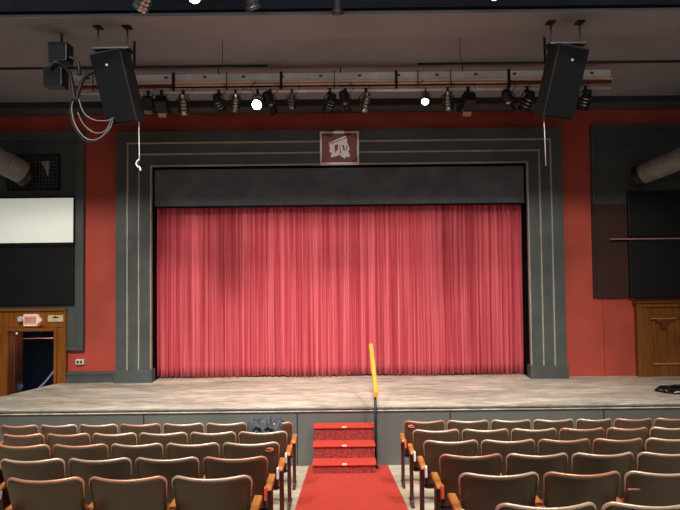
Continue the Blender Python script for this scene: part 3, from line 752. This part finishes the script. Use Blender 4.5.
# hanging speakers -------------------------------------------------------
def speaker(sx, loc, label):
    root = empty('hanging_speaker', loc); tag(root, label, 'speaker')
    Mx = Matrix.Rotation(R(-20 * sx) , 4, 'Z') @ Matrix.Rotation(R(20), 4, 'X')     # aimed down and outward
    mb = MB(); mb.prism([(-.255, -.16), (.255, -.16), (.15, .15), (-.15, .15)], -.455, .455, 'Z', Mx); cab = mb.build('cabinet', M['cabinet'], root, bevel=.012)
    MB().box(-.238, .238, -.170, -.155, -.435, .435, Mx).build('front_grille', M['black_cloth'], root, bevel=.006)
    MB().box(-.012, .016, -.176, -.169, .27, .295, Mx).build('white_dot', M['white_plastic'], root)  # small white dot high on the grille
    tp = Mx @ Vector((0, 0, .455))
    MB().box(tp.x - .24, tp.x + .24, tp.y - .07, tp.y + .10, tp.z + .0, tp.z + .03).build('top_plate', M['black_metal'], root, bevel=.005)
    for dx in (-.19, .19):
        MB().tube([(tp.x + dx, tp.y, tp.z + .02), (tp.x + dx, tp.y, 6.32 - loc[2])], .011, 8).build('suspension_rod', M['black_metal'], root)
        MB().box(tp.x + dx - .05, tp.x + dx + .05, tp.y - .05, tp.y + .05, 6.30 - loc[2], 6.32 - loc[2]).build('ceiling_plate', M['black_metal'], root)
    return root
speaker(1, (-2.885, 6.60, 5.57), 'tall black speaker hung on rods at the upper left')
speaker(-1, (2.925, 6.60, 5.57), 'tall black speaker hung on rods at the upper right')

# pull cords under the speakers
cl = MB().tube(smooth_pts([(-2.665, 6.62, 5.20), (-2.662, 6.62, 4.9), (-2.658, 6.62, 4.60)], 3), .006, 6).build('pull_cord', M['cord'], smooth=True)
tag(cl, 'white pull cord with knotted end hanging below the left speaker', 'cord')
MB().tube(smooth_pts([(-2.658, 6.62, 4.61), (-2.69, 6.62, 4.58), (-2.70, 6.62, 4.545), (-2.68, 6.62, 4.51), (-2.65, 6.62, 4.50), (-2.642, 6.62, 4.455)], 5), .011, 8).build('knot', M['cord'], cl, smooth=True)
cr = MB().tube([(2.74, 6.62, 5.14), (2.752, 6.62, 4.46)], .005, 6).build('pull_cord', M['cord'], smooth=True)
tag(cr, 'thin straight white pull cord hanging below the right speaker', 'cord')

# black boxes and cables left of the left speaker
def jbox(x0, x1, z0, z1, label, top):
    root = empty('junction_box', ((x0+x1)/2, 6.62, (z0+z1)/2)); tag(root, label, 'box'); w_, h_ = (x1-x0)/2, (z1-z0)/2
    MB().box(-w_, w_, -.09, .09, -h_, h_).build('box_body', M['black_metal'], root, bevel=.01)
    MB().box(-w_+.02, w_-.02, -.10, -.088, -h_+.02, h_-.02).build('cover_plate', M['black_cloth'], root, bevel=.004)
    MB().tube([(0, .02, h_), (0, .02, top - (z0+z1)/2)], .014, 8).build('mounting_stem', M['black_metal'], root)
    return root
jbox(-3.84, -3.585, 5.91, 6.17, 'upper of two small black boxes left of the left speaker', 6.32)
jbox(-3.90, -3.65, 5.58, 5.84, 'lower of two small black boxes left of the left speaker', 5.915)
d = 6.6
cb = empty('cable_loops', (-3.45, d, 5.6)); tag(cb, 'hanging loops of black and grey cable beside the left speaker', 'cable')
def cable(pts, r, m, name):
    MB().tube([Vector(p) - Vector((-3.45, d, 5.6)) for p in smooth_pts(pts, 8)], r, 8).build(name, m, cb, smooth=True)
cable([(-3.60, d, 5.99), (-3.475, d, 5.92), (-3.448, d, 5.74)], .022, M['cable'], 'thick_cable')
cable([(-3.782, d-.1, 5.80), (-3.70, d-.1, 5.874), (-3.59, d, 5.78), (-3.54, d, 5.589), (-3.512, d, 5.40)], .026, M['cable'], 'thick_cable')
cable([(-3.20, d, 5.815), (-3.368, d, 5.723), (-3.447, d, 5.562), (-3.486, d, 5.40)], .024, M['cable'], 'thick_cable')
cable([(-3.513, d, 5.468), (-3.552, d, 5.294), (-3.497, d, 5.065), (-3.363, d, 4.893), (-3.203, d, 4.882), (-3.045, d, 5.021), (-2.99, d, 5.16)], .010, M['cable_grey'], 'thin_cable')
cable([(-3.525, d-.02, 5.468), (-3.565, d-.02, 5.27), (-3.51, d-.02, 5.04), (-3.37, d-.02, 4.855), (-3.19, d-.02, 4.852), (-3.03, d-.02, 5.0), (-2.98, d-.02, 5.16)], .007, M['cable'], 'thin_cable')
cable([(-3.459, d, 5.42), (-3.392, d, 5.239), (-3.258, d, 5.14), (-3.085, d, 5.125), (-3.0, d, 5.16)], .008, M['cable_grey'], 'thin_cable')
cable([(-3.471, d, 5.239), (-3.391, d, 5.078), (-3.244, d, 4.966), (-3.098, d, 4.995), (-3.018, d, 5.155)], .008, M['cable_grey'], 'thin_cable')

# faint bluish glow down in the corridor behind the exit door
cl_ = bpy.data.lights.new('corridor_fill', 'POINT'); cl_.energy = 14; cl_.shadow_soft_size = 0.1  # neutral fill added so the handrail shows in the doorway
co_ = bpy.data.objects.new('corridor_fill', cl_); COL.objects.link(co_); co_.location = (-5.75, 10.25, 2.1)
bl = bpy.data.lights.new('corridor_glow', 'POINT'); bl.energy = 6; bl.color = (0.15, 0.45, 1.0); bl.shadow_soft_size = 0.1
bo = bpy.data.objects.new('corridor_glow', bl); COL.objects.link(bo); bo.location = (-7.0, 11.2, 0.6)
